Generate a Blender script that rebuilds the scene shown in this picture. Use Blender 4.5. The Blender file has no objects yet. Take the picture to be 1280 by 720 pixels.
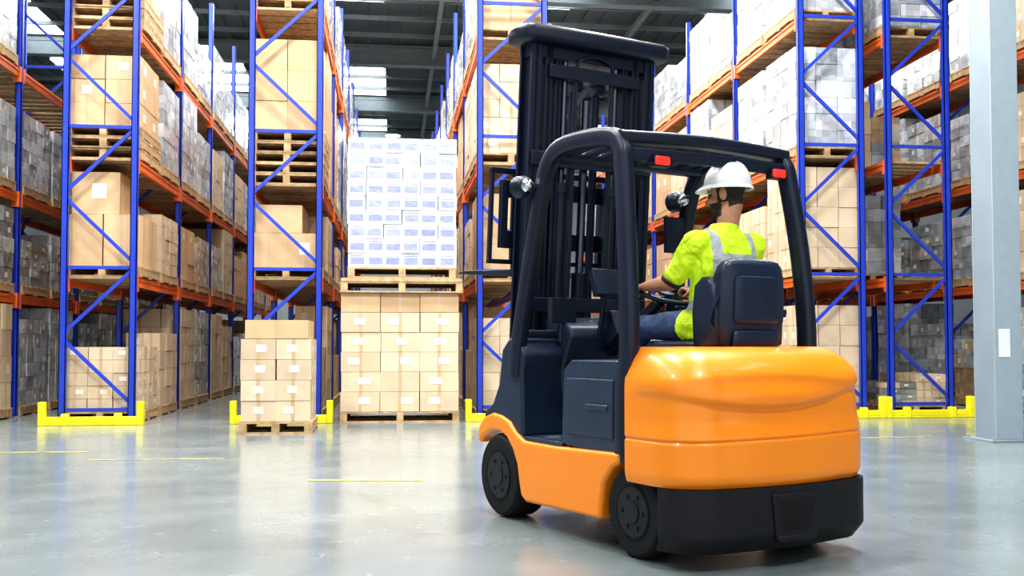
import bpy, math, random
from mathutils import Vector, Matrix, noise
random.seed(7)
scene = bpy.context.scene
COL = scene.collection
R = math.radians

# ------------------------------------------------------------------ materials
def new_mat(name):
    m = bpy.data.materials.new(name); m.use_nodes = True
    return m, m.node_tree, m.node_tree.nodes['Principled BSDF']

def mat(name, col, rough=0.5, metal=0.0, var=0.12, scale=8.0, bump=0.0, bscale=60.0, coat=0.0, vcol=False, emis=None, estr=0.0, spec=0.5, cells=0.0, cscale=20):
    m, nt, b = new_mat(name)
    N, L = nt.nodes, nt.links
    tc = N.new('ShaderNodeTexCoord')
    nz = N.new('ShaderNodeTexNoise'); nz.inputs['Scale'].default_value = scale; nz.inputs['Detail'].default_value = 4
    L.new(tc.outputs['Object'], nz.inputs['Vector'])
    rp = N.new('ShaderNodeMapRange'); rp.inputs['To Min'].default_value = 1-var; rp.inputs['To Max'].default_value = 1+var
    rp.inputs['From Min'].default_value = 0.3; rp.inputs['From Max'].default_value = 0.7
    L.new(nz.outputs['Fac'], rp.inputs['Value'])
    fac = rp.outputs[0]
    if cells > 0:
        vo = N.new('ShaderNodeTexVoronoi'); vo.inputs['Scale'].default_value = cscale; vo.distance = 'CHEBYCHEV'
        vo.inputs['Randomness'].default_value = .35
        L.new(tc.outputs['Object'], vo.inputs['Vector'])
        sx = N.new('ShaderNodeSeparateXYZ'); L.new(vo.outputs['Color'], sx.inputs[0])
        r2 = N.new('ShaderNodeMapRange'); r2.inputs['To Min'].default_value = 1-cells; r2.inputs['To Max'].default_value = 1+cells*.4
        L.new(sx.outputs['X'], r2.inputs['Value'])
        mu = N.new('ShaderNodeMath'); mu.operation = 'MULTIPLY'; L.new(fac, mu.inputs[0]); L.new(r2.outputs[0], mu.inputs[1]); fac = mu.outputs[0]
    mx = N.new('ShaderNodeVectorMath'); mx.operation = 'SCALE'
    if vcol:
        at = N.new('ShaderNodeAttribute'); at.attribute_name = 'vcol'
        mm = N.new('ShaderNodeVectorMath'); mm.operation = 'MULTIPLY'
        mm.inputs[1].default_value = col
        L.new(at.outputs['Color'], mm.inputs[0]); L.new(mm.outputs[0], mx.inputs[0])
    else:
        mx.inputs[0].default_value = col
    L.new(fac, mx.inputs['Scale'])
    L.new(mx.outputs[0], b.inputs['Base Color'])
    b.inputs['Roughness'].default_value = rough
    b.inputs['Metallic'].default_value = metal
    b.inputs['Coat Weight'].default_value = coat
    b.inputs['Specular IOR Level'].default_value = spec
    if bump > 0:
        n2 = N.new('ShaderNodeTexNoise'); n2.inputs['Scale'].default_value = bscale; n2.inputs['Detail'].default_value = 5
        L.new(tc.outputs['Object'], n2.inputs['Vector'])
        bp = N.new('ShaderNodeBump'); bp.inputs['Strength'].default_value = bump; bp.inputs['Distance'].default_value = 0.02
        L.new(n2.outputs['Fac'], bp.inputs['Height']); L.new(bp.outputs[0], b.inputs['Normal'])
    if emis:
        b.inputs['Emission Color'].default_value = (*emis, 1); b.inputs['Emission Strength'].default_value = estr
    return m

M_card = mat('cardboard', (1, 1, 1), 0.75, var=0.07, scale=5, vcol=True)
M_tape = mat('packing_tape', (0.50, 0.36, 0.22), 0.35, var=0.05)
M_label = mat('paper_label', (0.72, 0.66, 0.56), 0.6, var=0.05)
M_wood = mat('pallet_wood', (0.46, 0.31, 0.165), 0.8, var=0.3, scale=12, vcol=True)
M_pack = mat('shrink_wrapped_packs', (1, 1, 1), 0.24, var=0.10, scale=5, bump=0.45, bscale=11, coat=0.5, vcol=True, cells=.34, cscale=9)
M_wrapw = mat('white_wrapped_packs', (1, 1, 1), 0.25, var=0.10, scale=9, bump=0.7, bscale=12, coat=0.4, vcol=True)
M_blue = mat('rack_blue_paint', (0.014, 0.045, 0.42), 0.4, var=0.12, scale=3)
M_orange_b = mat('rack_beam_orange', (0.70, 0.14, 0.02), 0.45, var=0.15, scale=3)
M_yel = mat('safety_yellow', (0.85, 0.74, 0.01), 0.45, var=0.08)
M_steel = mat('galvanised_steel', (0.4, 0.40, 0.40), 0.4, 0.7)
M_fork_o = mat('forklift_orange', (0.91, 0.265, 0.008), 0.36, var=0.03, scale=2, coat=0.2)
M_navy = mat('forklift_dark_plastic', (0.012, 0.025, 0.056), 0.42, var=0.2, scale=6, spec=.5)
M_step = mat('step_panel_blue_grey', (0.020, 0.036, 0.068), 0.38, var=0.2, scale=6, spec=.5)
M_black = mat('navy_black_steel', (0.0055, 0.011, 0.029), 0.40, var=0.2, spec=.45)
M_bump = mat('bumper_black', (0.008, 0.008, 0.011), 0.55, var=0.3, scale=5, spec=.35)
M_rubber = mat('tyre_rubber', (0.009, 0.009, 0.011), 0.75, var=0.3, bump=0.2, spec=.3)
M_hub = mat('wheel_hub', (0.016, 0.018, 0.022), 0.5, 0.2, spec=.4)
M_seat = mat('seat_vinyl', (0.009, 0.019, 0.046), 0.38, var=0.15, bump=0.08, spec=.45)
M_chrome = mat('chrome', (0.7, 0.72, 0.75), 0.15, 1.0, var=0.05)
M_rod = mat('hydraulic_rod', (0.10, 0.115, 0.15), 0.25, 1.0, var=0.05)
M_red = mat('tail_lamp_red', (0.8, 0.03, 0.02), 0.3, var=0.05, emis=(1, 0.05, 0.03), estr=0.5)
M_skin = mat('skin', (0.42, 0.20, 0.12), 0.5, var=0.06, scale=30)
M_hair = mat('dark_hair', (0.035, 0.022, 0.016), 0.8, var=0.4, scale=60, bump=0.6, bscale=200)
M_jean = mat('denim', (0.035, 0.065, 0.15), 0.85, var=0.25, scale=20, bump=0.3, bscale=25)
M_shoe = mat('boot_leather', (0.02, 0.018, 0.016), 0.5)
M_hat = mat('hard_hat_white', (0.82, 0.83, 0.83), 0.25, var=0.02, coat=0.4)
M_eye = mat('eye', (0.05, 0.04, 0.03), 0.1)
M_lampw = mat('added_lamp_emitter', (1, 1, 1), 0.5, emis=(1, 0.98, 0.95), estr=12)  # glowing disc of the added ceiling lamps
M_sky = mat('skylight_panel', (1, 1, 1), 0.5, emis=(0.85, 0.93, 1.0), estr=6)
M_girder = mat('roof_steel', (0.20, 0.23, 0.235), 0.5, var=0.1)
M_roof = mat('roof_sheet', (0.10, 0.12, 0.12), 0.6, var=0.2, scale=0.6)
M_wall = mat('wall_panel', (0.30, 0.33, 0.35), 0.7, var=0.1, scale=0.5)
M_col = mat('column_grey_paint', (0.20, 0.25, 0.29), 0.5, var=0.06, scale=2)

def vest_mat():
    m, nt, b = new_mat('hi_vis_vest'); N, L = nt.nodes, nt.links
    tc = N.new('ShaderNodeTexCoord'); sp = N.new('ShaderNodeSeparateXYZ'); L.new(tc.outputs['Object'], sp.inputs[0])
    def mth(op, a, bb):
        n = N.new('ShaderNodeMath'); n.operation = op
        for i, q in enumerate((a, bb)):
            if q is None: continue
            if isinstance(q, (int, float)): n.inputs[i].default_value = q
            else: L.new(q, n.inputs[i])
        return n.outputs[0]
    xa = mth('ABSOLUTE', mth('SUBTRACT', sp.outputs['X'], 0.09), None)
    s1 = mth('LESS_THAN', mth('ABSOLUTE', mth('SUBTRACT', xa, 0.120), None), 0.026)
    s1 = mth('MULTIPLY', s1, mth('GREATER_THAN', sp.outputs['Z'], 1.2))
    s2 = mth('LESS_THAN', mth('ABSOLUTE', mth('SUBTRACT', sp.outputs['Z'], 1.24), None), 0.026)
    s2 = mth('MULTIPLY', s2, mth('LESS_THAN', sp.outputs['Y'], 0.16))
    s3 = mth('LESS_THAN', mth('ABSOLUTE', mth('SUBTRACT', sp.outputs['Z'], 1.485), None), 0.022)
    s3 = mth('MULTIPLY', s3, mth('LESS_THAN', xa, 0.14))
    mk = mth('MAXIMUM', mth('MAXIMUM', s1, s2), s3)
    mix = N.new('ShaderNodeMix'); mix.data_type = 'RGBA'
    mix.inputs['A'].default_value = (0.60, 0.88, 0.02, 1); mix.inputs['B'].default_value = (0.38, 0.42, 0.44, 1)
    L.new(mk, mix.inputs['Factor']); L.new(mix.outputs['Result'], b.inputs['Base Color'])
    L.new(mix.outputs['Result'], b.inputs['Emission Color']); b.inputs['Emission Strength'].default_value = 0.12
    b.inputs['Roughness'].default_value = 0.65
    nz = N.new('ShaderNodeTexNoise'); nz.inputs['Scale'].default_value = 9; L.new(tc.outputs['Object'], nz.inputs['Vector'])
    nz.inputs['Distortion'].default_value = 1.2
    bp = N.new('ShaderNodeBump'); bp.inputs['Strength'].default_value = 0.7; bp.inputs['Distance'].default_value = 0.05
    L.new(nz.outputs['Fac'], bp.inputs['Height']); L.new(bp.outputs[0], b.inputs['Normal'])
    return m
M_vest = vest_mat()

def floor_mat():
    m, nt, b = new_mat('polished_concrete'); N, L = nt.nodes, nt.links
    tc = N.new('ShaderNodeTexCoord')
    n1 = N.new('ShaderNodeTexNoise'); n1.inputs['Scale'].default_value = 0.6; n1.inputs['Detail'].default_value = 8; n1.inputs['Roughness'].default_value = 0.6
    L.new(tc.outputs['Object'], n1.inputs['Vector'])
    cr = N.new('ShaderNodeValToRGB')
    cr.color_ramp.elements[0].position = 0.3; cr.color_ramp.elements[0].color = (0.145, 0.178, 0.182, 1)
    cr.color_ramp.elements[1].position = 0.72; cr.color_ramp.elements[1].color = (0.222, 0.258, 0.26, 1)
    L.new(n1.outputs['Fac'], cr.inputs['Fac'])
    n3 = N.new('ShaderNodeTexNoise'); n3.inputs['Scale'].default_value = 5; n3.inputs['Detail'].default_value = 9; n3.inputs['Distortion'].default_value = 1.5
    L.new(tc.outputs['Object'], n3.inputs['Vector'])
    c3 = N.new('ShaderNodeValToRGB')
    c3.color_ramp.elements[0].position = 0.64; c3.color_ramp.elements[0].color = (0, 0, 0, 1)
    c3.color_ramp.elements[1].position = 0.76; c3.color_ramp.elements[1].color = (0.35, 0.35, 0.35, 1)
    L.new(n3.outputs['Fac'], c3.inputs['Fac'])
    mix = N.new('ShaderNodeMix'); mix.data_type = 'RGBA'; mix.inputs['B'].default_value = (0.45, 0.48, 0.48, 1)
    L.new(c3.outputs['Color'], mix.inputs['Factor']); L.new(cr.outputs['Color'], mix.inputs['A'])
    L.new(mix.outputs['Result'], b.inputs['Base Color'])
    n2 = N.new('ShaderNodeTexNoise'); n2.inputs['Scale'].default_value = 2.2; n2.inputs['Detail'].default_value = 6
    L.new(tc.outputs['Object'], n2.inputs['Vector'])
    mr = N.new('ShaderNodeMapRange'); mr.inputs['From Min'].default_value = .3; mr.inputs['From Max'].default_value = .7
    mr.inputs['To Min'].default_value = 0.17; mr.inputs['To Max'].default_value = 0.30
    L.new(n2.outputs['Fac'], mr.inputs['Value']); L.new(mr.outputs[0], b.inputs['Roughness'])
    b.inputs['Coat Weight'].default_value = 0.3; b.inputs['Coat Roughness'].default_value = 0.14
    return m
M_floor = floor_mat()
def line_mat():
    m, nt, b = new_mat('worn_yellow_line'); N, L = nt.nodes, nt.links
    tc = N.new('ShaderNodeTexCoord'); n = N.new('ShaderNodeTexNoise'); n.inputs['Scale'].default_value = 7; n.inputs['Detail'].default_value = 8
    L.new(tc.outputs['Object'], n.inputs['Vector'])
    cr = N.new('ShaderNodeValToRGB'); cr.color_ramp.elements[0].position = .42; cr.color_ramp.elements[0].color = (.24, .26, .20, 1)
    cr.color_ramp.elements[1].position = .55; cr.color_ramp.elements[1].color = (.52, .46, .08, 1)
    L.new(n.outputs['Fac'], cr.inputs['Fac']); L.new(cr.outputs['Color'], b.inputs['Base Color']); b.inputs['Roughness'].default_value = .3
    return m
M_line = line_mat()

# ------------------------------------------------------------------ mesh builder
class MB:
    def __init__(s): s.v, s.f, s.m, s.c = [], [], [], []
    def face(s, pts, mi=0, col=(1, 1, 1)):
        n = len(s.v); s.v += [tuple(p) for p in pts]; s.f.append(tuple(range(n, n+len(pts)))); s.m.append(mi); s.c.append(col)
    def box(s, x, y, z, sx, sy, sz, mi=0, col=(1, 1, 1), T=None):
        n = len(s.v); hx, hy, hz = sx/2, sy/2, sz/2
        for a, b, c in ((-1,-1,-1),(1,-1,-1),(1,1,-1),(-1,1,-1),(-1,-1,1),(1,-1,1),(1,1,1),(-1,1,1)):
            p = Vector((a*hx, b*hy, c*hz))
            if T is not None: p = T @ p
            s.v.append((p.x+x, p.y+y, p.z+z))
        for q in ((0,3,2,1),(4,5,6,7),(0,1,5,4),(1,2,6,5),(2,3,7,6),(3,0,4,7)):
            s.f.append(tuple(n+i for i in q)); s.m.append(mi); s.c.append(col)
    def b2(s, x0, x1, y0, y1, z0, z1, mi=0, col=(1, 1, 1)):
        s.box((x0+x1)/2, (y0+y1)/2, (z0+z1)/2, abs(x1-x0), abs(y1-y0), abs(z1-z0), mi, col)
    def beam(s, p, q, w, h, mi=0, col=(1, 1, 1)):
        p, q = Vector(p), Vector(q); d = q-p
        T = d.to_track_quat('Y', 'Z').to_matrix(); c = (p+q)/2
        s.box(c.x, c.y, c.z, w, d.length, h, mi, col, T)
    def rings(s, rs, mi=0, col=(1, 1, 1), cap=True, closed=True):
        n0 = len(s.v); k = len(rs[0])
        for r in rs: s.v += [tuple(p) for p in r]
        for i in range(len(rs)-1):
            for j in range(k if closed else k-1):
                a = n0+i*k+j; b = n0+i*k+(j+1) % k
                s.f.append((a, b, b+k, a+k)); s.m.append(mi); s.c.append(col)
        if cap:
            s.f.append(tuple(n0+j for j in range(k))[::-1]); s.m.append(mi); s.c.append(col)
            e = n0+(len(rs)-1)*k
            s.f.append(tuple(e+j for j in range(k))); s.m.append(mi); s.c.append(col)
    def cyl(s, p, q, r1, r2=None, n=16, mi=0, col=(1, 1, 1), prof=None):
        p, q = Vector(p), Vector(q); r2 = r1 if r2 is None else r2
        d = q-p; Q = d.to_track_quat('Z', 'Y'); prof = prof or [(0, r1), (1, r2)]
        s.rings([[p+d*t+Q @ Vector((math.cos(2*math.pi*j/n)*r, math.sin(2*math.pi*j/n)*r, 0)) for j in range(n)] for t, r in prof], mi, col)
    def sphere(s, c, r, n=16, mi=0, col=(1, 1, 1), T=None):
        c = Vector(c); r = Vector(r) if not isinstance(r, (int, float)) else Vector((r, r, r)); rs = []
        for i in range(1, n):
            ph = math.pi*i/n
            ring = []
            for j in range(2*n):
                th = math.pi*j/n
                p = Vector((r.x*math.sin(ph)*math.cos(th), r.y*math.sin(ph)*math.sin(th), -r.z*math.cos(ph)))
                if T is not None: p = T @ p
                ring.append(c+p)
            rs.append(ring)
        s.rings(rs, mi, col)
    def capsule(s, p, q, r1, r2, n=8):
        p, q = Vector(p), Vector(q); d = q-p
        if d.length < 1e-6: return s.sphere(p, r1, n)
        Q = d.to_track_quat('Z', 'Y'); u = d.normalized(); rs = []
        for c, r, sg in ((p, r1, 0), (q, r2, 1)):
            for i in range(n):
                a = (math.pi/2)*(i+.5)/n
                if sg == 0: h, rr = -math.cos(a)*r, math.sin(a)*r
                else: h, rr = math.sin(a)*r, math.cos(a)*r
                rs.append([c+u*h+Q @ Vector((math.cos(math.pi*j/n)*rr, math.sin(math.pi*j/n)*rr, 0)) for j in range(2*n)])
        s.rings(rs)
    def sweep(s, path, w, h, side=(1, 0, 0), mi=0, n=12, e=3.5, sub=6, closed=False):
        P = [Vector(p) for p in path]
        if sub > 1:
            out = []
            for i in range(len(P)-1):
                p0 = P[max(i-1, 0)]; p1 = P[i]; p2 = P[i+1]; p3 = P[min(i+2, len(P)-1)]
                for k in range(sub):
                    t = k/sub
                    out.append(0.5*((2*p1)+(-p0+p2)*t+(2*p0-5*p1+4*p2-p3)*t*t+(-p0+3*p1-3*p2+p3)*t**3))
            out.append(P[-1]); P = out
        sv = Vector(side).normalized(); rs = []
        for i, p in enumerate(P):
            t = (P[min(i+1, len(P)-1)]-P[max(i-1, 0)]).normalized()
            a = (sv-t*sv.dot(t)).normalized(); b = t.cross(a)
            ring = []
            for j in range(n):
                th = 2*math.pi*(j+.5)/n; c, q = math.cos(th), math.sin(th)
                ring.append(p+a*(w/2*math.copysign(abs(c)**(2/e), c))+b*(h/2*math.copysign(abs(q)**(2/e), q)))
            rs.append(ring)
        s.rings(rs, mi)
    def prism(s, pts, x0, x1, mi=0):
        s.rings([[(x0, y, z) for y, z in pts], [(x1, y, z) for y, z in pts]], mi)
    def mesh(s, name, mats, smooth=None, M=None):
        me = bpy.data.meshes.new(name)
        v = s.v if M is None else [tuple(M @ Vector(p)) for p in s.v]
        me.from_pydata(v, [], s.f)
        for mt in mats: me.materials.append(mt)
        me.polygons.foreach_set('material_index', s.m)
        ca = me.color_attributes.new('vcol', 'FLOAT_COLOR', 'CORNER')
        buf = []
        for f, c in zip(s.f, s.c): buf += [c[0], c[1], c[2], 1.0]*len(f)
        ca.data.foreach_set('color', buf)
        me.validate()
        import bmesh
        bm = bmesh.new(); bm.from_mesh(me); bmesh.ops.recalc_face_normals(bm, faces=bm.faces); bm.to_mesh(me); bm.free()
        if smooth:
            me.polygons.foreach_set('use_smooth', [True]*len(me.polygons)); me.set_sharp_from_angle(angle=R(smooth))
        me.update(); return me

def link(name, me, parent=None, loc=None, rz=0.0):
    o = bpy.data.objects.new(name, me); COL.objects.link(o)
    if parent: o.parent = parent
    if loc: o.location = loc
    o.rotation_euler.z = rz
    return o
def add(mb, name, mats, parent=None, smooth=None, bevel=0, M=None, seg=2, loc=None, rz=0.0):
    o = link(name, mb.mesh(name, mats, smooth, M), parent, loc, rz)
    if bevel:
        b = o.modifiers.new('bev', 'BEVEL'); b.width = bevel; b.segments = seg; b.limit_method = 'ANGLE'; b.angle_limit = R(40)
        b.harden_normals = False
        o.data.polygons.foreach_set('use_smooth', [True]*len(o.data.polygons))
        o.data.set_sharp_from_angle(angle=R(60))
    return o
def empty(name, loc=(0, 0, 0), rz=0):
    e = bpy.data.objects.new(name, None); COL.objects.link(e); e.location = loc; e.rotation_euler.z = rz; e.empty_display_size = .2
    return e

# ------------------------------------------------------------------ room
XL, XR, YB, YF, H = -15.0, 17.0, 46.0, -9.0, 10.0
m = MB(); m.b2(XL, XR, YF, YB, -0.2, 0); add(m, 'floor', [M_floor])
m = MB(); m.b2(XL, XR, YB, YB+.2, 0, H); add(m, 'wall_back', [M_wall])
m = MB(); m.b2(XL-.2, XL, YF, YB, 0, H); add(m, 'wall_left', [M_wall])
m = MB(); m.b2(XR, XR+.2, YF, YB, 0, H); add(m, 'wall_right', [M_wall])
m = MB(); m.b2(XL, XR, YF, YB, H+.06, H+.2)
x = XL+.2
while x < XR:
    m.b2(x, x+.12, YF, YB, H, H+.06); x += .5
sky = []
for sx in (-10.0, -5.4, -0.9, 4.0, 9.0):
    for sy in (4, 14, 24.0, 29.0, 34.5, 42):
        if sy == 29.0 and sx > -8: continue
        sky.append((sx, sy))
add(m, 'ceiling', [M_roof])
for k, (sx, sy) in enumerate(sky):
    m = MB(); m.b2(sx-.65, sx+.65, sy-2.0, sy+2.0, H-.05, H-.003, 0)
    m.b2(sx-.7, sx-.65, sy-2.05, sy+2.05, H-.08, H, 1); m.b2(sx+.65, sx+.7, sy-2.05, sy+2.05, H-.08, H, 1)
    add(m, 'window_%d' % (k+1), [M_sky, M_girder])
m = MB()
y = -6.0
while y < YB:
    m.b2(XL, XR, y-.15, y+.15, H-.62, H-.58); m.b2(XL, XR, y-.15, y+.15, H-.06, H-.02); m.b2(XL, XR, y-.02, y+.02, H-.6, H-.04)
    y += 6.0
y = -7.5
while y < YB:
    m.b2(XL, XR, y-.04, y+.04, H-.2, H-.09); y += 1.5
for x in (-12, -7, -3, 1.2, 6.5, 12):
    m.b2(x-.06, x+.06, YF, YB, H-.45, H-.3)
add(m, 'roof_girders', [M_girder])

def strip(name, p, q, w):
    p, q = Vector((*p, 0.002)), Vector((*q, 0.002)); n = (q-p).normalized().cross(Vector((0, 0, 1)))*w/2
    m = MB(); m.face([p-n, q-n, q+n, p+n]); add(m, name, [M_line])
strip('floor_marking', (-.63, 7.80), (.24, 7.69), .07)
strip('floor_marking', (-4.6, 10.2), (-2.9, 10.1), .08)
strip('floor_marking', (-2.7, 9.4), (-1.5, 9.35), .06)
strip('floor_marking', (2.6, 10.6), (6.0, 10.6), .08)

# ------------------------------------------------------------------ loads
def brown():
    k = random.uniform(.84, 1.12); return (.55*k, .37*k*random.uniform(.97, 1.03), .21*k)
def tan():
    k = random.uniform(.87, 1.1); return (.60*k, .47*k, .325*k)
def silver():
    k = random.uniform(.5, 1.02); t = random.uniform(.95, 1.04); return (.67*k*t, .70*k, .735*k/t)
def greyc():
    k = random.uniform(.4, 1.05); t = random.uniform(.9, 1.12); return (.50*k*t, .53*k, .53*k/t)
def mixed(): return random.choice((brown, tan, tan, silver, greyc))()

def pallet(m, sx, sy, z0=0, mi=1, cx=0, cy=0):
    nb = 7
    for i in range(nb):
        w = sy/nb; k = random.uniform(.8, 1.15)
        m.b2(cx-sx/2, cx+sx/2, cy-sy/2+i*w+.012, cy-sy/2+(i+1)*w-.012, z0+.122, z0+.144, mi, (k, k, k))
    for x in (-sx/2+.05, 0, sx/2-.05):
        k = random.uniform(.8, 1.1)
        m.b2(cx+x-.045, cx+x+.045, cy-sy/2+.01, cy+sy/2-.01, z0+.022, z0+.122, mi, (k, k, k))
    for y in (-sy/2+.06, 0, sy/2-.06):
        m.b2(cx-sx/2, cx+sx/2, cy+y-.05, cy+y+.05, z0, z0+.022, mi, (.9, .9, .9))

def cartons(m, x0, x1, y0, y1, z0, z1, nx, ny, nz, colf, jit=.006, tape=True, label=.3, skip=0.0, mi=0):
    dx, dy, dz = (x1-x0)/nx, (y1-y0)/ny, (z1-z0)/nz
    for k in range(nz):
        for i in range(nx):
            for j in range(ny):
                if 0 < i < nx-1 and 0 < j < ny-1 and k < nz-1: continue
                if k == nz-1 and random.random() < skip: continue
                ax = x0+(i+.5)*dx+random.uniform(-jit, jit); ay = y0+(j+.5)*dy+random.uniform(-jit, jit); az = z0+(k+.5)*dz
                g = .007
                m.box(ax, ay, az, dx-g, dy-g, dz-.004, mi, colf())
                hx, hy, hz = (dx-g)/2, (dy-g)/2, (dz-.004)/2; e = .0015; tw = min(.022, dx*.07)
                if tape:
                    if j == 0:
                        m.face([(ax-tw, ay-hy-e, az-hz), (ax+tw, ay-hy-e, az-hz), (ax+tw, ay-hy-e, az+hz), (ax-tw, ay-hy-e, az+hz)], 2)
                    for sg, on in ((-1, i == 0), (1, i == nx-1)):
                        if on:
                            xx = ax+sg*(hx+e); m.face([(xx, ay-tw, az-hz), (xx, ay+tw, az-hz), (xx, ay+tw, az+hz), (xx, ay-tw, az+hz)], 2)
                    if k == nz-1:
                        m.face([(ax-tw, ay-hy, az+hz+e), (ax+tw, ay-hy, az+hz+e), (ax+tw, ay+hy, az+hz+e), (ax-tw, ay+hy, az+hz+e)], 2)
                lm = 3
                if j == 0 and random.random() < label:
                    lx = ax+hx*random.uniform(-.4, .4); lz = az+hz*.1; a = hx*.3; b = hz*.35
                    m.face([(lx-a, ay-hy-2*e, lz-b), (lx+a, ay-hy-2*e, lz-b), (lx+a, ay-hy-2*e, lz+b), (lx-a, ay-hy-2*e, lz+b)], lm)
                if random.random() < label:
                    for sg, on in ((-1, i == 0), (1, i == nx-1)):
                        if on:
                            xx = ax+sg*(hx+2*e); yy = ay+hy*random.uniform(-.4, .4); a = hy*.3; b = hz*.35
                            m.face([(xx, yy-a, az-b), (xx, yy+a, az-b), (xx, yy+a, az+b), (xx, yy-a, az+b)], lm)

LM = [M_card, M_wood, M_tape, M_label, M_pack]
def variant(kind, seed, h=1.25):
    random.seed(seed); m = MB(); z = .146
    if kind == 'stackpal':
        n = random.randint(3, 5)
        for i in range(n): pallet(m, 1.0, 1.15, i*.146, 1, random.uniform(-.01, .01), random.uniform(-.02, .02))
        z = n*.146; cartons(m, -.46, .46, -.52, .52, z, h, 2, 2, 3, brown, label=.5)
    else:
        pallet(m, 1.0, 1.15)
        if kind == 'big': cartons(m, -.46, .46, -.55, .55, z, h, 2, 2, 3, brown, .012)
        if kind == 'wide':
            cartons(m, -.46, .46, -.52, .52, z, z+(h-z)*.55, 2, 2, 1, brown, .01); cartons(m, -.42, .2, -.52, .45, z+(h-z)*.55, h, 1, 2, 1, brown, .01)
        if kind == 'small': cartons(m, -.48, .48, -.56, .56, z, h, 3, 4, 5, tan, .006, label=.5)
        if kind == 'wrap': cartons(m, -.48, .48, -.56, .56, z, h, 3, 4, 6, silver, .006, tape=False, label=.2, mi=4)
        if kind == 'grey': cartons(m, -.48, .48, -.56, .56, z, h, 2, 3, 5, greyc, .012, tape=False, label=.5, mi=4)
        if kind == 'mix':
            cartons(m, -.48, .0, -.56, .56, z, h*.8, 2, 4, 4, mixed, .01, tape=False, label=.4, mi=4); cartons(m, .0, .48, -.56, .56, z, h, 2, 3, 4, tan, .01)
    return m.mesh('load_'+kind, LM)
VAR = {}
KIND = {'big': 'carton_pallet', 'wide': 'carton_pallet', 'small': 'carton_pallet', 'wrap': 'shrink_wrapped_pallet', 'grey': 'crate_pallet', 'mix': 'mixed_goods_pallet', 'stackpal': 'carton_pallet'}
def get(kind, h):
    h = round(h*5)/5; s = random.randint(0, 1); key = (kind, h, s)
    st = random.getstate()
    if key not in VAR: VAR[key] = variant(kind, len(VAR)+11, h)
    random.setstate(st); return VAR[key]
def load(kind, h, x, y, z):
    link(KIND[kind], get(kind, h), None, (x, y, z+.001), random.choice((0, math.pi)) if kind not in ('wide',) else 0)

# ------------------------------------------------------------------ racks
def rack(xl, xr, y0, nb, levels, height=7.4, bay=2.7):
    m = MB(); pw, pd = .085, .075
    for b in range(nb+1):
        y = y0+b*bay
        for x in (xl, xr):
            m.b2(x-pw/2, x+pw/2, y, y+.012, 0.01, height, 0)
            m.b2(x-pw/2, x-pw/2+.01, y, y+pd, 0.01, height, 0); m.b2(x+pw/2-.01, x+pw/2, y, y+pd, 0.01, height, 0)
            m.b2(x-.012, x+.012, y-.006, y, 0.01, height, 0)
            m.b2(x-.09, x+.09, y-.03, y+pd+.03, 0, .012, 2)
        z = .25; k = 0
        while z < height-1.0:
            a, c = (xl, xr) if k % 2 else (xr, xl)
            m.beam((a, y+.04, z), (c, y+.04, z+.85), .03, .045, 0)
            if k % 2 == 0: m.b2(xl, xr, y+.02, y+.05, z-.09, z-.045, 0)
            z += .93; k += 1
    for b in range(nb):
        ya, yb = y0+b*bay+pd, y0+(b+1)*bay
        for z in levels:
            for x, s in ((xl, -1), (xr, 1)):
                m.b2(x-.022, x+.022, ya, yb, z-.13, z, 1)
                m.b2(x+s*.022-.012, x+s*.022+.012, ya, yb, z-.05, z-.02, 1)
                for yy in (ya, yb-.05): m.b2(x-.05, x+.05, yy, yy+.05, z-.2, z+.02, 1)
            n = 9
            for i in range(n):
                yy = ya+.02+i*(yb-ya-.04)/n; kk = random.uniform(.7, 1.1)
                m.b2(xl+.03, xr-.03, yy, yy+(yb-ya)/n-.05, z-.03, z-.001, 3, (kk, kk, kk))
    add(m, 'pallet_rack', [M_blue, M_orange_b, M_steel, M_wood])
def guard(xl, xr, y):
    m = MB()
    m.b2(xl-.20, xr+.20, y-.24, y-.16, .03, .11); m.b2(xl-.20, xr+.20, y-.24, y-.12, 0, .03)
    for x in (xl-.17, xl+.11, xr-.11, xr+.17):
        out = x < xl or x > xr
        m.b2(x-.04, x+.04, y-.25, y-.14, .0, .30 if out else .15)
    add(m, 'rack_end_guard', [M_yel], bevel=.008)

def fill(xl, xr, y0, nb, levels, table, bay=2.7, skipf=0.0, top_only=None):
    xc = (xl+xr)/2
    zs = [0]+list(levels)
    for b in range(nb):
        for li, z in enumerate(zs):
            if top_only is not None and li == len(zs)-1 and b >= top_only: continue
            gap = (zs[li+1]-z-.13 if li+1 < len(zs) else 1.5)
            for s in range(2):
                if random.random() < skipf: continue
                y = y0+b*bay+.10+.62+s*1.27
                if b == 0 and s == 0 and (li in table.get('first', {})):
                    k = table['first'][li]
                    if k is None: continue
                    kind, h = k
                else:
                    kind = random.choice(table['rest'][min(li, len(table['rest'])-1)]); h = random.choice((gap-.12, gap-.3, gap-.5))
                load(kind, min(max(h, .6), gap-.06), xc, y, z)

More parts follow.
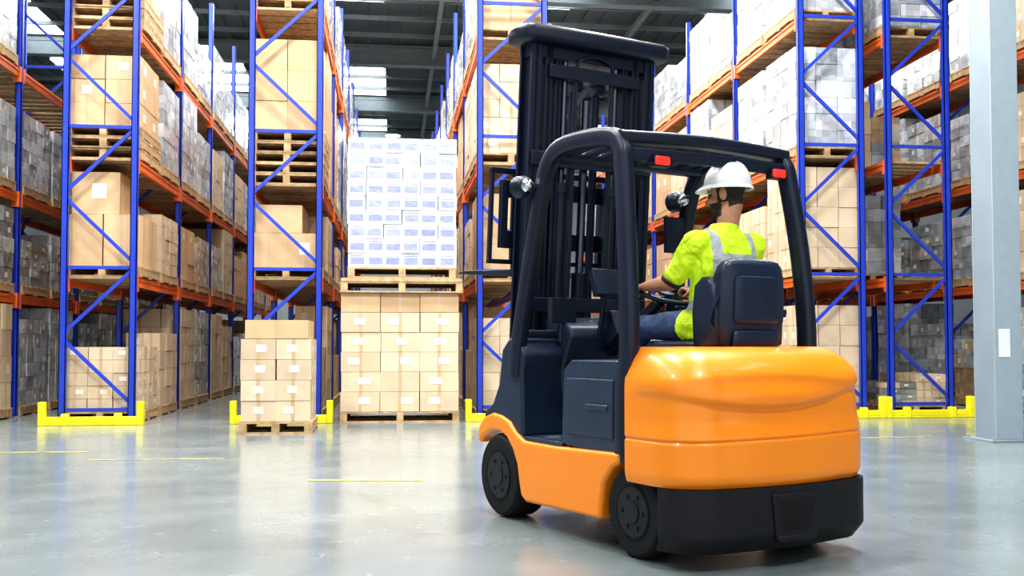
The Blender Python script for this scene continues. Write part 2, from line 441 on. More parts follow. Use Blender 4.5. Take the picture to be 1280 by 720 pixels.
LA = (1.93, 3.50, 5.25); LBv = (1.93, 3.2, 5.6); LC = (1.93, 3.55, 5.3); LD = (2.0, 3.75, 5.75); LE = (2.0, 3.7, 5.55)
g = ['grey', 'mix', 'wrap']; w = ['wrap', 'wrap', 'wrap', 'small']; bx = ['big', 'small', 'mix', 'wide']
restA = [['mix', 'small', 'grey'], ['big', 'mix', 'wrap', 'small'], ['wrap', 'wrap', 'wrap', 'mix'], ['wrap']]
rack(-4.254, -3.382, 13.6, 6, LA); guard(-4.254, -3.382, 13.6)
fill(-4.254, -3.382, 13.6, 6, LA, {'first': {0: ('small', 1.05), 1: ('wide', 1.35), 2: ('stackpal', 1.45), 3: ('stackpal', 1.5)}, 'rest': restA})
rack(-1.878, -.979, 13.6, 6, LBv); guard(-1.878, -.979, 13.6)
fill(-1.878, -.979, 13.6, 6, LBv, {'first': {0: ('small', 1.0), 1: ('wide', 1.05), 2: ('stackpal', 2.1), 3: ('big', 1.3)}, 'rest': [bx, bx, ['wrap', 'big'], ['wrap']]})
rack(1.191, 2.09, 13.6, 6, LC); guard(1.191, 2.09, 13.6)
fill(1.191, 2.09, 13.6, 6, LC, {'first': {0: ('small', 1.4), 1: ('big', 1.3), 2: ('small', 1.4), 3: ('big', 1.4)}, 'rest': [bx, bx, bx, w]})
rack(5.806, 6.70, 13.6, 6, LD); guard(5.806, 6.70, 13.6)
fill(5.806, 6.70, 13.6, 6, LD, {'first': {0: ('small', 1.6), 1: ('small', 1.5), 2: ('wrap', 1.7), 3: ('wrap', 1.4)}, 'rest': [bx, ['small', 'big', 'mix'], ['wrap', 'small', 'wrap', 'big'], w]})
rack(7.12, 8.015, 13.6, 6, LE); guard(7.12, 8.015, 13.6)
fill(7.12, 8.015, 13.6, 6, LE, {'first': {0: ('mix', .6), 1: ('grey', 1.2), 2: None, 3: ('wrap', 1.3)}, 'rest': [['mix', 'small', 'grey'], ['grey', 'mix', 'wrap'], ['wrap', 'mix', 'small'], w]}, skipf=.12)
rack(-6.25, -5.35, 12.3, 6, (1.75, 3.2, 5.0))
fill(-6.25, -5.35, 12.3, 6, (1.75, 3.2, 5.0), {'rest': [['wrap', 'grey', 'mix'], ['wrap', 'wrap', 'grey'], ['wrap'], ['wrap']]}, top_only=1)
rack(9.6, 10.5, 13.6, 6, LE); fill(9.6, 10.5, 13.6, 6, LE, {'rest': [g, g, w, w]})

# ---- stacks on the floor
random.seed(21)
m = MB(); pallet(m, 1.58, 1.1)
cartons(m, -.78, .78, -.52, .52, .146, 1.46, 3, 2, 5, tan, .006, label=.9); cartons(m, -.78, .78, -.52, .52, 1.462, 1.72, 3, 2, 1, brown, .006, label=0)
add(m, 'carton_stack', LM, loc=(.11, 13.90, 0))
m = MB(); pallet(m, 1.62, 1.15); m.b2(-.8, .8, -.57, .57, .146, .19, 1, (1.1, 1.1, 1.1)); pallet(m, 1.44, 1.1, .192)
add(m, 'wooden_pallet', LM, loc=(.13, 13.90, 1.723))
def lav():
    k = random.uniform(.84, .98); return (.70*k, .73*k, .80*k)
m = MB()
for k in range(9):
    for i in range(6):
        for j in range(4):
            if 0 < i < 5 and 0 < j < 3 and k < 8: continue
            x = -.72+(i+.5)*.24; y = -.52+(j+.5)*.26; z = k*.192+.096
            jx, jy = random.uniform(-.012, .012), random.uniform(-.012, .012)
            m.box(x+jx, y+jy, z, .242, .262, .192, 0, lav())
            for zz0, zz1, ck in ((-.060, .03, 1), (.045, .062, 1.25)):
                if j == 0:
                    yy = y+jy-.1325; kk = random.uniform(.8, 1.1)*ck
                    m.face([(x+jx-.09, yy, z+zz0), (x+jx+.09, yy, z+zz0), (x+jx+.09, yy, z+zz1), (x+jx-.09, yy, z+zz1)], 0, (.29*kk, .32*kk, .50*kk))
                if i in (0, 5):
                    xx = x+jx+(.1225 if i else -.1225)
                    m.face([(xx, y-.09, z+zz0), (xx, y+.09, z+zz0), (xx, y+.09, z+zz1), (xx, y-.09, z+zz1)], 0, (.29, .32, .50))
add(m, 'shrink_wrapped_goods', [M_wrapw], loc=(.13, 13.90, 2.062), smooth=30)
m = MB(); pallet(m, .84, .9)
cartons(m, -.40, .40, -.43, .43, .146, 1.10, 2, 2, 4, tan, .006, label=.95); cartons(m, -.36, .36, -.43, .43, 1.102, 1.32, 1, 2, 1, brown, .005, label=0)
add(m, 'carton_stack', LM, loc=(-1.33, 12.24, 0))

# ---- building column
m = MB()
m.b2(6.39, 6.69, 10.0, 10.36, .02, H-.62, 0)
m.b2(6.385, 6.695, 9.985, 10.0, .02, H-.62, 1); m.b2(6.385, 6.695, 10.36, 10.375, .02, H-.62, 1)
m.b2(6.29, 6.79, 9.9, 10.46, 0, .02, 0)
for a in (6.33, 6.75):
    for b in (9.94, 10.42): m.cyl((a, b, .02), (a, b, .05), .018, .018, 6, 2)
m.b2(6.43, 6.56, 9.979, 9.985, .90, 1.20, 3)
M_col2 = mat('column_plate_grey', (.30, .37, .42), .5, var=.05)  # paler grey on the column's front and back plates
M_sign = mat('white_sign', (.75, .78, .8), .5, var=.03)
add(m, 'building_column', [M_col, M_col2, M_steel, M_sign], bevel=.004)
m = MB(); m.b2(6.98, 7.2, 10.0, 10.2, 0, .16, 0); m.b2(6.96, 7.22, 9.98, 10.22, .16, .18, 0)
add(m, 'wooden_crate', [M_orange_b], bevel=.004)

# ------------------------------------------------------------------ forklift
FX, FY, FR = 1.655, 5.10, R(22.1)
fk = empty('forklift', (FX, FY, 0), FR)
def outline(wd, yr, yf, rc, bow, dfun=None, z=0):
    pts = []
    def A(x, y, nx, ny): 
        d = dfun(x/wd, y, z) if dfun else 0
        pts.append((x-nx*d, y-ny*d, z))
    for i in range(8): A(-wd, yf+(yr+rc-yf)*i/8, -1, 0)
    for i in range(12):
        a = math.pi+(math.pi/2)*i/12; A(-wd+rc+rc*math.cos(a), yr+rc+rc*math.sin(a), math.cos(a), math.sin(a))
    for i in range(31):
        x = (-wd+rc)+(2*wd-2*rc)*i/30; A(x, yr-bow*(1-(x/(wd-rc))**2), 0, -1)
    for i in range(1, 13):
        a = -math.pi/2+(math.pi/2)*i/12; A(wd-rc+rc*math.cos(a), yr+rc+rc*math.sin(a), math.cos(a), math.sin(a))
    for i in range(1, 9): A(wd, (yr+rc)+(yf-yr-rc)*i/8, 1, 0)
    return pts
def ss(a, b, x):
    t = min(1, max(0, (x-a)/(b-a))); return t*t*(3-2*t)
def disp(s, y, z):
    up = .755+.09*s*s+.035*s; lo = .60+.012*s
    ry = ss(-.14, -.30, y)
    edge = ss(1.05, .55, abs(s))
    d = .026*ss(up+.012, up-.025, z)*ss(lo-.01, lo+.10, z)*ry*(.35+.65*edge)
    d += .010*math.exp(-((z-lo)/.006)**2)
    u2 = .885-.05*(s+.2)**2
    d += .012*ss(u2+.008, u2-.015, z)*ss(u2-.10, u2-.02, z)*ry*edge
    d -= .008*math.exp(-((z-(up+.055))/.05)**2)*ry
    return d
rs = []
NZ = 104
Z0 = .815
for i in range(NZ+1):
    if i <= 80: z = .378+(Z0-.378)*i/80
    else: z = Z0+.212*math.sin((i-80)/24*math.pi/2)
    a = max(0, (z-Z0)/.212); ins = 1-math.sqrt(max(0, 1-a*a))
    bt = max(0, (.44-z)/.062)
    rs.append(outline(.628-.11*ins-.012*bt*bt, -.57+.22*ins+.02*bt*bt+.05*max(0, z-.6), -.12, .235-.06*ins, .04, disp, z))
m = MB(); m.rings(rs); add(m, 'counterweight', [M_fork_o], fk, smooth=50)
rs = []
for i in range(21):
    z = .08+(.375-.08)*i/20; bt = max(0, (.15-z)/.07)
    rs.append(outline(.615-.02*bt, -.582+.05*bt, -.36, .21, .035, None, z))
m = MB(); m.rings(rs); add(m, 'rear_bumper', [M_bump], fk, smooth=50)
m = MB()
def trap(w0, w1, z0, z1, y0, y1, mi): m.rings([[(-w0, y0, z0), (w0, y0, z0), (w1, y0, z1), (-w1, y0, z1)], [(-w0, y1, z0), (w0, y1, z0), (w1, y1, z1), (-w1, y1, z1)]], mi)
trap(.13, .15, .13, .345, -.625, -.58, 0); trap(.09, .12, .17, .325, -.6265, -.60, 1)
m.b2(-.12, .12, -.630, -.58, .12, .15, 0)
add(m, 'tow_hitch', [M_bump, M_rubber], fk, bevel=.006)
prof = [(-.03, .50), (-.03, .455), (.05, .42), (.125, .34), (.15, .22), (.155, .15), (.92, .13), (.975, .16), (1.0, .24), (1.025, .34), (1.075, .42), (1.15, .485), (1.24, .515),
        (1.36, .51), (1.45, .47), (1.49, .42), (1.53, .44), (1.51, .53), (1.44, .59), (1.33, .62), (1.22, .61), (1.12, .58), (1.04, .52), (.94, .48), (.6, .48), (.3, .49)]
m = MB(); m.prism(prof, -.59, -.45); m.prism(prof, .45, .59)
add(m, 'side_sill', [M_fork_o], fk, bevel=.02, seg=3)
m = MB()
m.b2(-.46, .46, .15, 1.0, .14, .45); m.b2(-.36, .36, -.45, 1.4, .14, .42); m.b2(-.44, .44, -.34, .02, .43, .9)
for s in (-1, 1): m.b2(s*.48, s*.585, -.13, .0, .45, .96)
add(m, 'chassis', [M_black], fk, bevel=.01)
m = MB()
m.prism([(-.03, .46), (-.03, .93), (.02, .955), (.46, .955), (.54, .90), (.56, .50)], -.565, .565)
m.b2(-.575, -.56, .06, .50, .56, .86); m.b2(.56, .575, .06, .50, .56, .86)
m.b2(-.585, -.57, .10, .30, .70, .73)
add(m, 'battery_cover', [M_step], fk, bevel=.014, seg=3)
m = MB(); m.b2(-.55, .55, .5, 1.15, .44, .50); m.b2(-.57, .57, .55, 1.0, .47, .505)
for i in range(8): m.b2(-.5, .5, .6+i*.05, .615+i*.05, .50, .508)
add(m, 'floor_plate', [M_step], fk, bevel=.006)
cw = [(.98, .50), (1.0, .88), (.97, .98), (1.03, 1.06), (1.15, 1.08), (1.24, 1.01), (1.28, .80), (1.36, .68), (1.46, .63), (1.48, .57), (1.2, .5)]
m = MB()
m.prism(cw, -.57, -.26); m.prism(cw, .26, .57)
m.prism([(1.0, .50), (.98, .90), (.88, 1.08), (.90, 1.14), (1.02, 1.20), (1.18, 1.20), (1.22, .5)], -.3, .3)
add(m, 'front_cowl', [M_navy], fk, bevel=.02, seg=3)
m = MB()
m.cyl((.03, .95, 1.0), (.03, .46, 1.28), .045, .035, 16)
m.box(.03, .86, 1.12, .2, .2, .16, 0, T=Matrix.Rotation(R(-30), 3, 'X'))
for i in range(4): m.cyl((.24+i*.045, .62, 1.05), (.24+i*.045, .56, 1.24), .007, .007, 8); m.sphere((.24+i*.045, .56, 1.25), .02, 8)
m.box(.32, .64, 1.0, .24, .22, .12, 0)
m.box(-.30, .98, 1.24, .17, .05, .15, 0); m.cyl((-.30, 1.0, 1.05), (-.30, .99, 1.2), .02, .02, 10)
m.box(-.10, .80, 1.40, .20, .05, .16, 0, T=Matrix.Rotation(R(-20), 3, 'X'))
m.cyl((-.10, .88, 1.1), (-.10, .81, 1.36), .015, .015, 10)
add(m, 'control_console', [M_black], fk, bevel=.012, seg=3)
C = Vector((.05, .42, 1.32)); U = Vector((1, 0, 0)); V = Vector((0, .94, .34)).normalized(); Wn = U.cross(V)
m = MB()
rs = []
for i in range(49):
    a = 2*math.pi*i/48; d = U*math.cos(a)+V*math.sin(a)
    rs.append([C+d*(.17+.014*math.cos(2*math.pi*j/10))+Wn*(.014*math.sin(2*math.pi*j/10)) for j in range(10)])
m.rings(rs, cap=False)
for a in (90, 210, 330):
    d = U*math.cos(R(a))+V*math.sin(R(a)); m.beam(C-Wn*.01, C+d*.165, .03, .012)
m.cyl(C-Wn*.04, C+Wn*.012, .045, .04, 20)
add(m, 'steering_wheel', [M_black], fk, smooth=50)
# overhead guard
m = MB()
for s in (-1, 1):
    m.sweep([(s*.58, -.05, .50), (s*.585, -.07, .80), (s*.59, -.11, 1.05), (s*.58, -.08, 1.5), (s*.555, -.02, 1.92), (s*.548, .01, 2.03), (s*.545, .10, 2.10), (s*.54, .40, 2.135), (s*.535, .62, 2.13), (s*.535, .74, 2.06), (s*.535, .82, 1.90),
             (s*.545, .95, 1.45), (s*.555, 1.05, 1.05), (s*.555, 1.08, .85)], .08, .10, mi=0, sub=6)
m.sweep([(-.56, .03, 2.085), (0, .0, 2.10), (.56, .03, 2.085)], .11, .07, side=(0, 1, 0), sub=4)
m.sweep([(-.55, -.01, 2.00), (0, -.02, 2.01), (.55, -.01, 2.00)], .03, .07, side=(0, 1, 0), sub=4)
m.sweep([(-.54, .70, 2.10), (.54, .70, 2.10)], .10, .07, side=(0, 1, 0), sub=1)
m.sweep([(-.54, .40, 2.13), (.54, .40, 2.13)], .05, .03, side=(0, 1, 0), sub=1)
for i in range(9):
    x = -.44+i*.11; m.sweep([(x, .02, 2.10), (x, .4, 2.13), (x, .70, 2.11)], .026, .05, sub=3)
m.sweep([(-.55, 1.03, 1.1), (.55, 1.03, 1.1)], .05, .05, side=(0, 1, 0), sub=1)
add(m, 'overhead_guard', [M_black], fk, smooth=45)
m = MB()
for x in (-.335, .46): m.b2(x-.045, x+.045, -.058, -.035, 1.95, 1.995)
add(m, 'tail_lamp', [M_red], fk, bevel=.008)
m = MB()
for x in (-.335, .46): m.b2(x-.053, x+.053, -.045, .0, 1.942, 2.003)
m.beam((-.54, .82, 1.93), (-.60, .87, 1.96), .025, .025); m.beam((.53, .78, 1.98), (.50, .82, 1.96), .025, .025)
LMP = ((-.61, .90, 1.95), (.47, .84, 1.93))
for c in LMP:
    m.cyl((c[0], c[1]-.05, c[2]), (c[0], c[1]+.05, c[2]), .06, .06, 20, prof=[(0, .02), (.15, .045), (.4, .062), (1, .066)])
m.b2(.33, .47, .78, .81, 1.60, 1.82)
add(m, 'lamp_bracket', [M_black], fk, smooth=40)
m = MB()
for c in LMP:
    m.cyl((c[0], c[1]-.085, c[2]+.0), (c[0], c[1]-.045, c[2]), .04, .04, 20, prof=[(0, .010), (.2, .025), (.6, .036), (1, .04)])
    m.cyl((c[0], c[1]+.05, c[2]), (c[0], c[1]+.056, c[2]), .062, .062, 20)
add(m, 'work_lamp', [M_chrome], fk, smooth=60)
def wheel(name, x, y, r, wd):
    m = MB(); s = -1 if x < 0 else 1
    m.cyl((x-wd/2, y, r), (x+wd/2, y, r), r, r, 48, 0, prof=[(0, r*.62), (0, r*.90), (.06, r*.96), (.16, r), (.84, r), (.94, r*.96), (1, r*.90), (1, r*.62)])
    xo = x+s*wd/2
    m.cyl((xo+s*.004, y, r), (xo-s*.05, y, r), r, r, 32, 1, prof=[(0, r*.60), (0, r*.54), (.9, r*.44), (1, r*.1)])
    m.cyl((xo+s*.01, y, r), (xo-s*.06, y, r), r*.24, r*.26, 20, 1)
    for i in range(6):
        a = i*math.pi/3; yy, zz = y+math.cos(a)*r*.37, r+math.sin(a)*r*.37
        m.cyl((xo+s*.012, yy, zz), (xo-s*.05, yy, zz), r*.05, r*.05, 6, 1)
    add(m, name, [M_rubber, M_hub], fk, smooth=35)
wheel('rear_wheel', -.48, -.11, .225, .19); wheel('rear_wheel', .48, -.11, .225, .19)
wheel('front_wheel', -.475, 1.25, .25, .22); wheel('front_wheel', .475, 1.25, .25, .22)
# mast
MT = Matrix.Translation((.04, 1.42, 0)) @ Matrix.Rotation(R(4.5), 4, 'X')
m = MB()
for s in (-1, 1):
    for xx, wd, dp, z1 in ((.425, .08, .15, 2.90), (.325, .055, .12, 2.92), (.25, .05, .10, 2.86)):
        m.b2(s*xx-.012, s*xx+.012, -dp/2, dp/2, .12, z1); m.b2(s*xx-wd/2, s*xx+wd/2, -dp/2, -dp/2+.02, .12, z1); m.b2(s*xx-wd/2, s*xx+wd/2, dp/2-.02, dp/2, .12, z1)
for z in (.25, .75, 1.25, 2.15): m.b2(-.45, .45, -.10, -.07, z, z+.09)
for z in (.4, 2.7): m.b2(-.34, .34, -.09, .05, z, z+.08)
add(m, 'mast_rails', [M_black], fk, M=MT, bevel=.004)
m = MB()
rs = []
for x, k in ((-.54, .55), (-.52, .85), (-.47, 1), (.0, 1.05), (.48, 1), (.53, .85), (.55, .55)):
    rs.append([(x, .16*k*math.copysign(abs(math.cos(a))**.5, math.cos(a)), 2.95+.06*k*math.copysign(abs(math.sin(a))**.5, math.sin(a))) for a in [2*math.pi*(j+.5)/20 for j in range(20)]])
m.rings(rs)
m.b2(-.45, .45, -.06, .06, 2.82, 2.92)
add(m, 'mast_header', [M_black], fk, smooth=45, M=MT)
m = MB()
for x in (-.19, .19):
    m.cyl((x, -.02, .2), (x, -.02, 2.0), .038, .038, 18, 0); m.cyl((x, -.02, 2.0), (x, -.02, 2.06), .046, .046, 18, 0); m.cyl((x, -.02, 2.06), (x, -.02, 2.85), .022, .022, 14, 1)
m.cyl((0, .02, .3), (0, .02, 1.5), .05, .05, 18, 0); m.cyl((0, .02, 1.5), (0, .02, 2.6), .028, .028, 14, 1)
for x in (-.10, -.07, .07, .10): m.b2(x-.011, x+.011, .03, .045, .6, 2.8, 0)
for x in (-.14, -.125, .13, .145): m.cyl((x, -.06, .5), (x, -.06, 2.75), .009, .009, 8, 0)
for x in (-.085, .085): m.cyl((x-.03, .03, 2.7), (x+.03, .03, 2.7), .06, .06, 20, 0)
m.sweep([(-.14, -.06, 2.7), (-.12, -.08, 2.82), (0, -.08, 2.86), (.12, -.08, 2.82), (.14, -.06, 2.7)], .02, .02, side=(0, 1, 0))
add(m, 'lift_cylinders', [M_black, M_rod], fk, smooth=40, M=MT)
m = MB(); dz = .14
for z in (1.50, 1.82): m.b2(-.50, .50, .13, .18, z+dz, z+dz+.11)
for x in (-.5, -.27, .27, .5): m.b2(x-.025, x+.025, .13, .17, 1.5+dz, 1.93+dz)
for x in (-.56, -.40, -.2, 0, .2, .40, .56): m.b2(x-.013, x+.013, .19, .22, 1.42+dz, 1.99+dz)
m.b2(-.575, .575, .19, .22, 1.97+dz, 2.01+dz); m.b2(-.575, .575, .19, .22, 1.40+dz, 1.43+dz)
for x in (-.32, .32):
    m.b2(x-.06, x+.06, .20, .245, 1.32+dz, 1.93+dz)
    m.prism([(.2, 1.32+dz), (.2, 1.37+dz), (.90, 1.35+dz), (1.02, 1.335+dz), (1.02, 1.325+dz)], x-.06, x+.06)
m.b2(-.30, -.22, .02, .14, 1.5+dz, 1.9+dz); m.b2(.22, .30, .02, .14, 1.5+dz, 1.9+dz)
add(m, 'fork_carriage', [M_black], fk, M=MT, bevel=.004)
m = MB()
for s in (-1, 1): m.cyl((s*.3, 1.0, .56), (s*.3, 1.38, .62), .035, .035, 14)
add(m, 'tilt_cylinder', [M_black], fk, smooth=40)
# seat
def sring(cx, cy, a, b, z, e=3.5, n=32):
    return [(cx+a*math.copysign(abs(math.cos(t))**(2/e), math.cos(t)), cy+b*math.copysign(abs(math.sin(t))**(2/e), math.sin(t)), z) for t in [2*math.pi*j/n for j in range(n)]]
SX = .065
m = MB()
m.rings([sring(SX, -.215+dy, a, b, z) for z, a, b, dy in ((1.0, .14, .03, .03), (1.01, .18, .055, .02), (1.06, .205, .07, .01), (1.16, .22, .075, 0), (1.28, .22, .072, -.01), (1.38, .21, .062, -.02), (1.43, .195, .055, -.025), (1.455, .175, .042, -.03), (1.47, .12, .02, -.03))])
m.rings([sring(SX, -.285+dy, a, b, z) for z, a, b, dy in ((1.14, .11, .01, .0), (1.145, .14, .02, 0), (1.17, .15, .024, 0), (1.34, .15, .022, -.01), (1.375, .14, .018, -.012), (1.38, .10, .008, -.012))])
m.rings([sring(SX, -.28, a, b, z) for z, a, b in ((1.02, .12, .01), (1.03, .15, .022), (1.10, .15, .022), (1.11, .12, .01))])
for s in (-1, 1):
    m.rings([sring(SX+s*.20, -.15, a, b, z) for z, a, b in ((1.02, .02, .05), (1.04, .035, .09), (1.2, .035, .10), (1.34, .03, .08), (1.38, .015, .03))])
m.rings([sring(SX, .10, a, b, z) for z, a, b in ((.985, .20, .24), (.99, .23, .27), (1.04, .235, .275), (1.055, .22, .26), (1.06, .15, .2))])
m.sweep([(SX+.26, -.20, 1.20), (SX+.27, -.05, 1.22), (SX+.27, .15, 1.22)], .06, .045)
m.sweep([(SX-.22, -.235, 1.10), (SX-.25, -.22, 1.16), (SX-.225, -.26, 1.28)], .015, .02)
add(m, 'operator_seat', [M_seat], fk, smooth=60)
m = MB(); m.b2(SX-.19, SX+.19, -.12, .3, .95, .99); m.b2(SX-.15, SX+.15, -.27, -.12, .95, 1.02); add(m, 'seat_base', [M_black], fk, bevel=.01)
m = MB(); m.sweep([(-.25, .70, .78), (-.10, .72, .84), (.05, .70, .80)], .03, .03, side=(0, 1, 0)); add(m, 'warning_handle', [M_yel], fk, smooth=40)

# ------------------------------------------------------------------ driver
dr = empty('forklift_driver', (FX, FY, 0), FR)
def remesh(parts, voxel, iters, name):
    m = MB()
    for p in parts:
        if p[0] == 'c': m.capsule(*p[1:5])
        elif p[0] == 'r': m.rings(p[1])
        else: m.sphere(p[1], p[2], 12, T=p[3] if len(p) > 3 else None)
    me = m.mesh(name+'_t', []); o = bpy.data.objects.new(name+'_t', me); COL.objects.link(o)
    r = o.modifiers.new('r', 'REMESH'); r.mode = 'VOXEL'; r.voxel_size = voxel
    s = o.modifiers.new('s', 'SMOOTH'); s.iterations = iters; s.factor = .5
    dg = bpy.context.evaluated_depsgraph_get(); out = bpy.data.meshes.new_from_object(o.evaluated_get(dg))
    bpy.data.objects.remove(o); out.name = name; out.materials.clear()
    out.polygons.foreach_set('use_smooth', [True]*len(out.polygons)); return out
Ls, Rs = (-.095, -.02, 1.570), (.285, -.02, 1.570)
Le, Re = (-.165, .11, 1.365), (.355, .11, 1.36)
P_L = C+(U*math.cos(R(168))+V*math.sin(R(168)))*.17; P_R = C+(U*math.cos(R(12))+V*math.sin(R(12)))*.17
def wrist(e, P):
    d = (P-Vector(e)).normalized(); return P-d*.085+Wn*.022
WL, WR = wrist(Le, P_L), wrist(Re, P_R)
def lerp(a, b, t): return Vector(a).lerp(Vector(b), t)
NB = (.095, -.02, 1.60)     # neck base
TK = [(1.045, .065, .02, .13, .10), (1.07, .065, .01, .175, .13), (1.12, .066, .005, .188, .138), (1.20, .070, .0, .182, .130), (1.28, .076, -.003, .178, .122), (1.36, .082, -.008, .184, .120), (1.44, .088, -.014, .196, .122),
      (1.51, .092, -.018, .200, .116), (1.56, .094, -.02, .185, .104), (1.595, .095, -.02, .150, .090), (1.62, .096, -.018, .110, .078), (1.645, .098, -.014, .082, .072), (1.668, .100, -.012, .074, .070), (1.68, .100, -.012, .066, .062)]
trs = [sring(cx, cy, a, b, z, 2.35, 40) for z, cx, cy, a, b in TK]
parts = [('r', trs), ('c', (.02, -.02, 1.585), Ls, .055, .072), ('c', (.17, -.02, 1.585), Rs, .055, .072),
 ('c', Ls, lerp(Ls, Le, .82), .074, .060), ('c', Rs, lerp(Rs, Re, .82), .074, .060),
 ('c', (-.04, .04, 1.14), (-.09, .46, 1.135), .092, .066), ('c', (.15, .04, 1.14), (.17, .46, 1.135), .092, .066),
 ('c', (-.09, .46, 1.135), (-.10, .70, .68), .063, .045), ('c', (.17, .46, 1.135), (.17, .70, .68), .063, .045),
 ('c', (-.10, .70, .68), (-.10, .70, .60), .052, .05), ('c', (-.10, .69, .555), (-.11, .86, .55), .045, .038),
 ('c', (.17, .70, .68), (.17, .70, .60), .052, .05), ('c', (.17, .69, .555), (.18, .86, .55), .045, .038)]
me = remesh(parts, .008, 5, 'body')
nrm = [v.normal.copy() for v in me.vertices]
for v, n_ in zip(me.vertices, nrm):        # cloth folds
    q = Vector((v.co.x*7, v.co.y*7, v.co.z*15))
    f = 1-abs(noise.noise(q)*2); amp = .007 if v.co.z > .64 else .0
    v.co += n_*(amp*(f-.6))
for mt in (M_vest, M_jean, M_shoe): me.materials.append(mt)
for p in me.polygons:
    c = p.center
    if c.z < .64: p.material_index = 2
    elif (c.z < 1.235 and c.y > .11+.02*(1.235-c.z)) or c.z < 1.065: p.material_index = 1
    else: p.material_index = 0
link('clothed_body', me, dr)

def hand_parts(W, P, side):
    d = (P-W); d = (d-Wn*d.dot(Wn)).normalized(); l = d.cross(Wn)*side
    out = []
    for i, (o, r0) in enumerate(((.031, 1.0), (.011, 1.05), (-.010, 1.0), (-.030, .88))):
        k = P-d*.020+Wn*.026+l*o
        out.append(('c', W+d*.010+l*o*.5, k, .016, .0125))
        a = P+d*.018*r0+Wn*.026+l*o*1.02
        b = P+d*.031*r0-Wn*.002+l*o*1.02
        e = P+d*.014-Wn*.026*r0+l*o*1.0
        out += [('c', k, a, .011, .010), ('c', a, b, .010, .009), ('c', b, e, .009, .0078)]
    t0 = W+d*.020+l*.020; t1 = P-d*.035+l*.048+Wn*.014; t2 = P-d*.020+l*.054-Wn*.008; t3 = P-d*.004+l*.048-Wn*.024
    out += [('c', t0, t1, .017, .0125), ('c', t1, t2, .0125, .011), ('c', t2, t3, .011, .009)]
    return out
for nm, S, E, W_, P_, sd in (('left_arm', Ls, Le, WL, P_L, 1), ('right_arm', Rs, Re, WR, P_R, -1)):
    pr = [('c', lerp(S, E, .75), E, .046, .045), ('c', E, lerp(E, W_, .35), .046, .043), ('c', lerp(E, W_, .35), W_, .043, .028), ('c', W_, lerp(W_, P_, .2), .027, .024)]+hand_parts(W_, P_, sd)
    me = remesh(pr, .0038, 2, nm); me.materials.append(M_skin); link(nm+'_and_hand', me, dr)
    a, b = lerp(S, E, .95), lerp(S, E, 1.04)
    m = MB(); m.cyl(a, b, .06, .055, 24, prof=[(0, .054), (.2, .059), (.8, .057), (1, .050)]); add(m, nm+'_cuff', [M_hair], dr, smooth=50)

HM = Matrix.Translation((.145, .02, 1.845)) @ Matrix.Rotation(R(26), 4, 'Z') @ Matrix.Rotation(R(-8), 4, 'X')
nb = HM.inverted() @ Vector(NB)
hp = [('s', (0, -.012, .03), (.076, .095, .088)), ('s', (0, .022, -.03), (.062, .073, .083)), ('s', (0, .042, -.085), (.046, .05, .036)),
      ('c', (0, .092, .008), (0, .116, -.030), .009, .014), ('c', (-.034, .083, .022), (.034, .083, .022), .012, .012),
      ('c', (-.02, .088, -.062), (.02, .088, -.062), .009, .009), ('c', (-.018, .086, -.077), (.018, .086, -.077), .009, .009),
      ('s', (.080, -.012, -.012), (.010, .022, .035)), ('s', (-.080, -.012, -.012), (.010, .022, .035)),
      ('c', (0, -.028, -.04), nb, .059, .060), ('c', (-.04, .07, -.03), (-.045, .03, -.035), .022, .025), ('c', (.04, .07, -.03), (.045, .03, -.035), .022, .025)]
hm = remesh(hp, .0040, 2, 'head')
hm.materials.append(M_skin); hm.materials.append(M_hair)
for p in hm.polygons:
    c = p.center
    beard = c.z < -.045 and c.y > .012 and c.z > -.125 and not (abs(c.x) < .022 and c.y > .09 and -.08 < c.z < -.055)
    ear = abs(c.x) > .077
    hair = c.y < -.030 and c.z > -.085-.25*(c.y+.03) and not ear
    side = abs(c.x) > .052 and -.05 < c.z < .03 and -.03 < c.y < .03 and not ear
    p.material_index = 1 if (beard or hair or side) else 0
ho = link('head', hm, dr); ho.matrix_local = HM
m = MB()
for s in (-1, 1): m.sphere((s*.03, .083, .002), .0125, 8)
eo = add(m, 'eyes', [M_eye], dr, smooth=60); eo.matrix_local = HM
m = MB(); rs = []
for i in range(17):
    ph = (math.pi/2)*i/16
    ring = []
    for j in range(48):
        th = 2*math.pi*j/48; rr = math.cos(ph)**.72
        rid = .008*math.exp(-((math.cos(th))/.16)**2)*(math.sin(ph))
        ring.append((rr*.108*math.cos(th), -.008+rr*.130*math.sin(th), .015+.135*math.sin(ph)+rid))
    rs.append(ring)
m.rings(rs)
rs = []
for (k, dz_) in ((1.0, .022), (1.05, .016), (1.09, .006), (1.09, .000), (1.04, .004), (.98, .008)):
    ring = []
    for j in range(48):
        th = 2*math.pi*j/48; pk = max(0, math.sin(th))**2*.040*(k-.98)/.11
        ring.append((k*.108*math.cos(th), -.008+k*.130*math.sin(th)+pk, dz_-pk*.25))
    rs.append(ring)
m.rings(rs, cap=False)
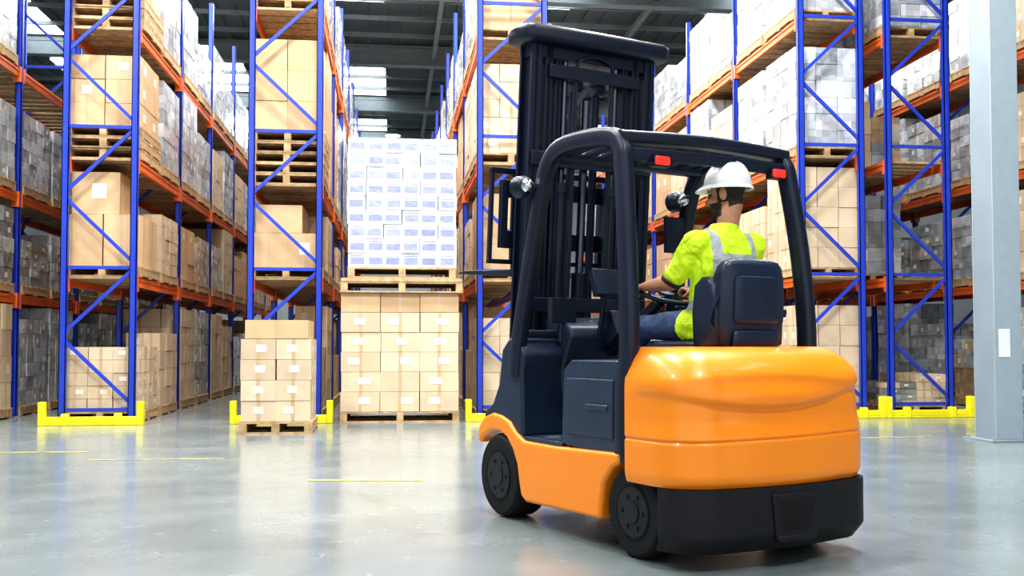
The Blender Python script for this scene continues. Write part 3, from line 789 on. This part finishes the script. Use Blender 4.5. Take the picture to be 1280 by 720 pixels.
hh = add(m, 'hard_hat', [M_hat], dr, smooth=60); hh.matrix_local = HM @ Matrix.Translation((0, 0, .022)) @ Matrix.Rotation(R(9), 4, 'X')

# ------------------------------------------------------------------ lights
def added_lamp(x, y, z, e, size):  # ceiling lamp added to light the roofed-in hall
    m = MB(); n = 'added_bay_lamp'
    m.cyl((0, 0, 0), (0, 0, .25), .3, .12, 20, 0); m.cyl((0, 0, -.01), (0, 0, 0), .28, .28, 20, 1); m.cyl((0, 0, .25), (0, 0, H-z-.1), .01, .01, 6, 0)
    o = add(m, n, [M_girder, M_lampw], loc=(x, y, z), smooth=40)
    l = bpy.data.lights.new('added_lamp_light', 'AREA'); l.shape = 'DISK'; l.size = size; l.energy = e; l.color = (1, .978, .945)
    lo = bpy.data.objects.new('added_lamp_light', l); COL.objects.link(lo); lo.parent = o; lo.location = (0, 0, -.05)
for x, y, e in ((-4.5, 7.5, 420), (0, 6.5, 420), (4.2, 7.5, 420), (-4.5, 1, 300), (3.5, 0, 350), (-.5, 11.2, 350), (4, 11.5, 350), (-5, 11.4, 300),
                (-2.6, 17, 300), (.1, 17.5, 300), (3.9, 17, 400), (-2.6, 24, 300), (3.9, 25, 420), (-4.8, 18, 260), (8.8, 17, 320), (0, 38, 500), (-8, 34, 350), (8, 34, 350)):
    added_lamp(x, y, 8.95, e*1.30, .9)
wd = bpy.data.worlds.new('World'); scene.world = wd; wd.use_nodes = True
bg = wd.node_tree.nodes['Background']; bg.inputs['Color'].default_value = (.91, .96, 1, 1); bg.inputs['Strength'].default_value = 1.3

# ------------------------------------------------------------------ camera
cd = bpy.data.cameras.new('camera'); cam = bpy.data.objects.new('camera', cd); COL.objects.link(cam)
cam.location = (0, 0, 1.04); cam.rotation_euler = (R(92), 0, R(-6.84)); cd.lens = 36*1250/1280; cd.shift_y = 26.4/1280; cd.clip_end = 200
scene.camera = cam
scene.view_settings.view_transform = 'Standard'
try: scene.view_settings.look = 'Medium High Contrast'
except Exception as ex: print(ex)
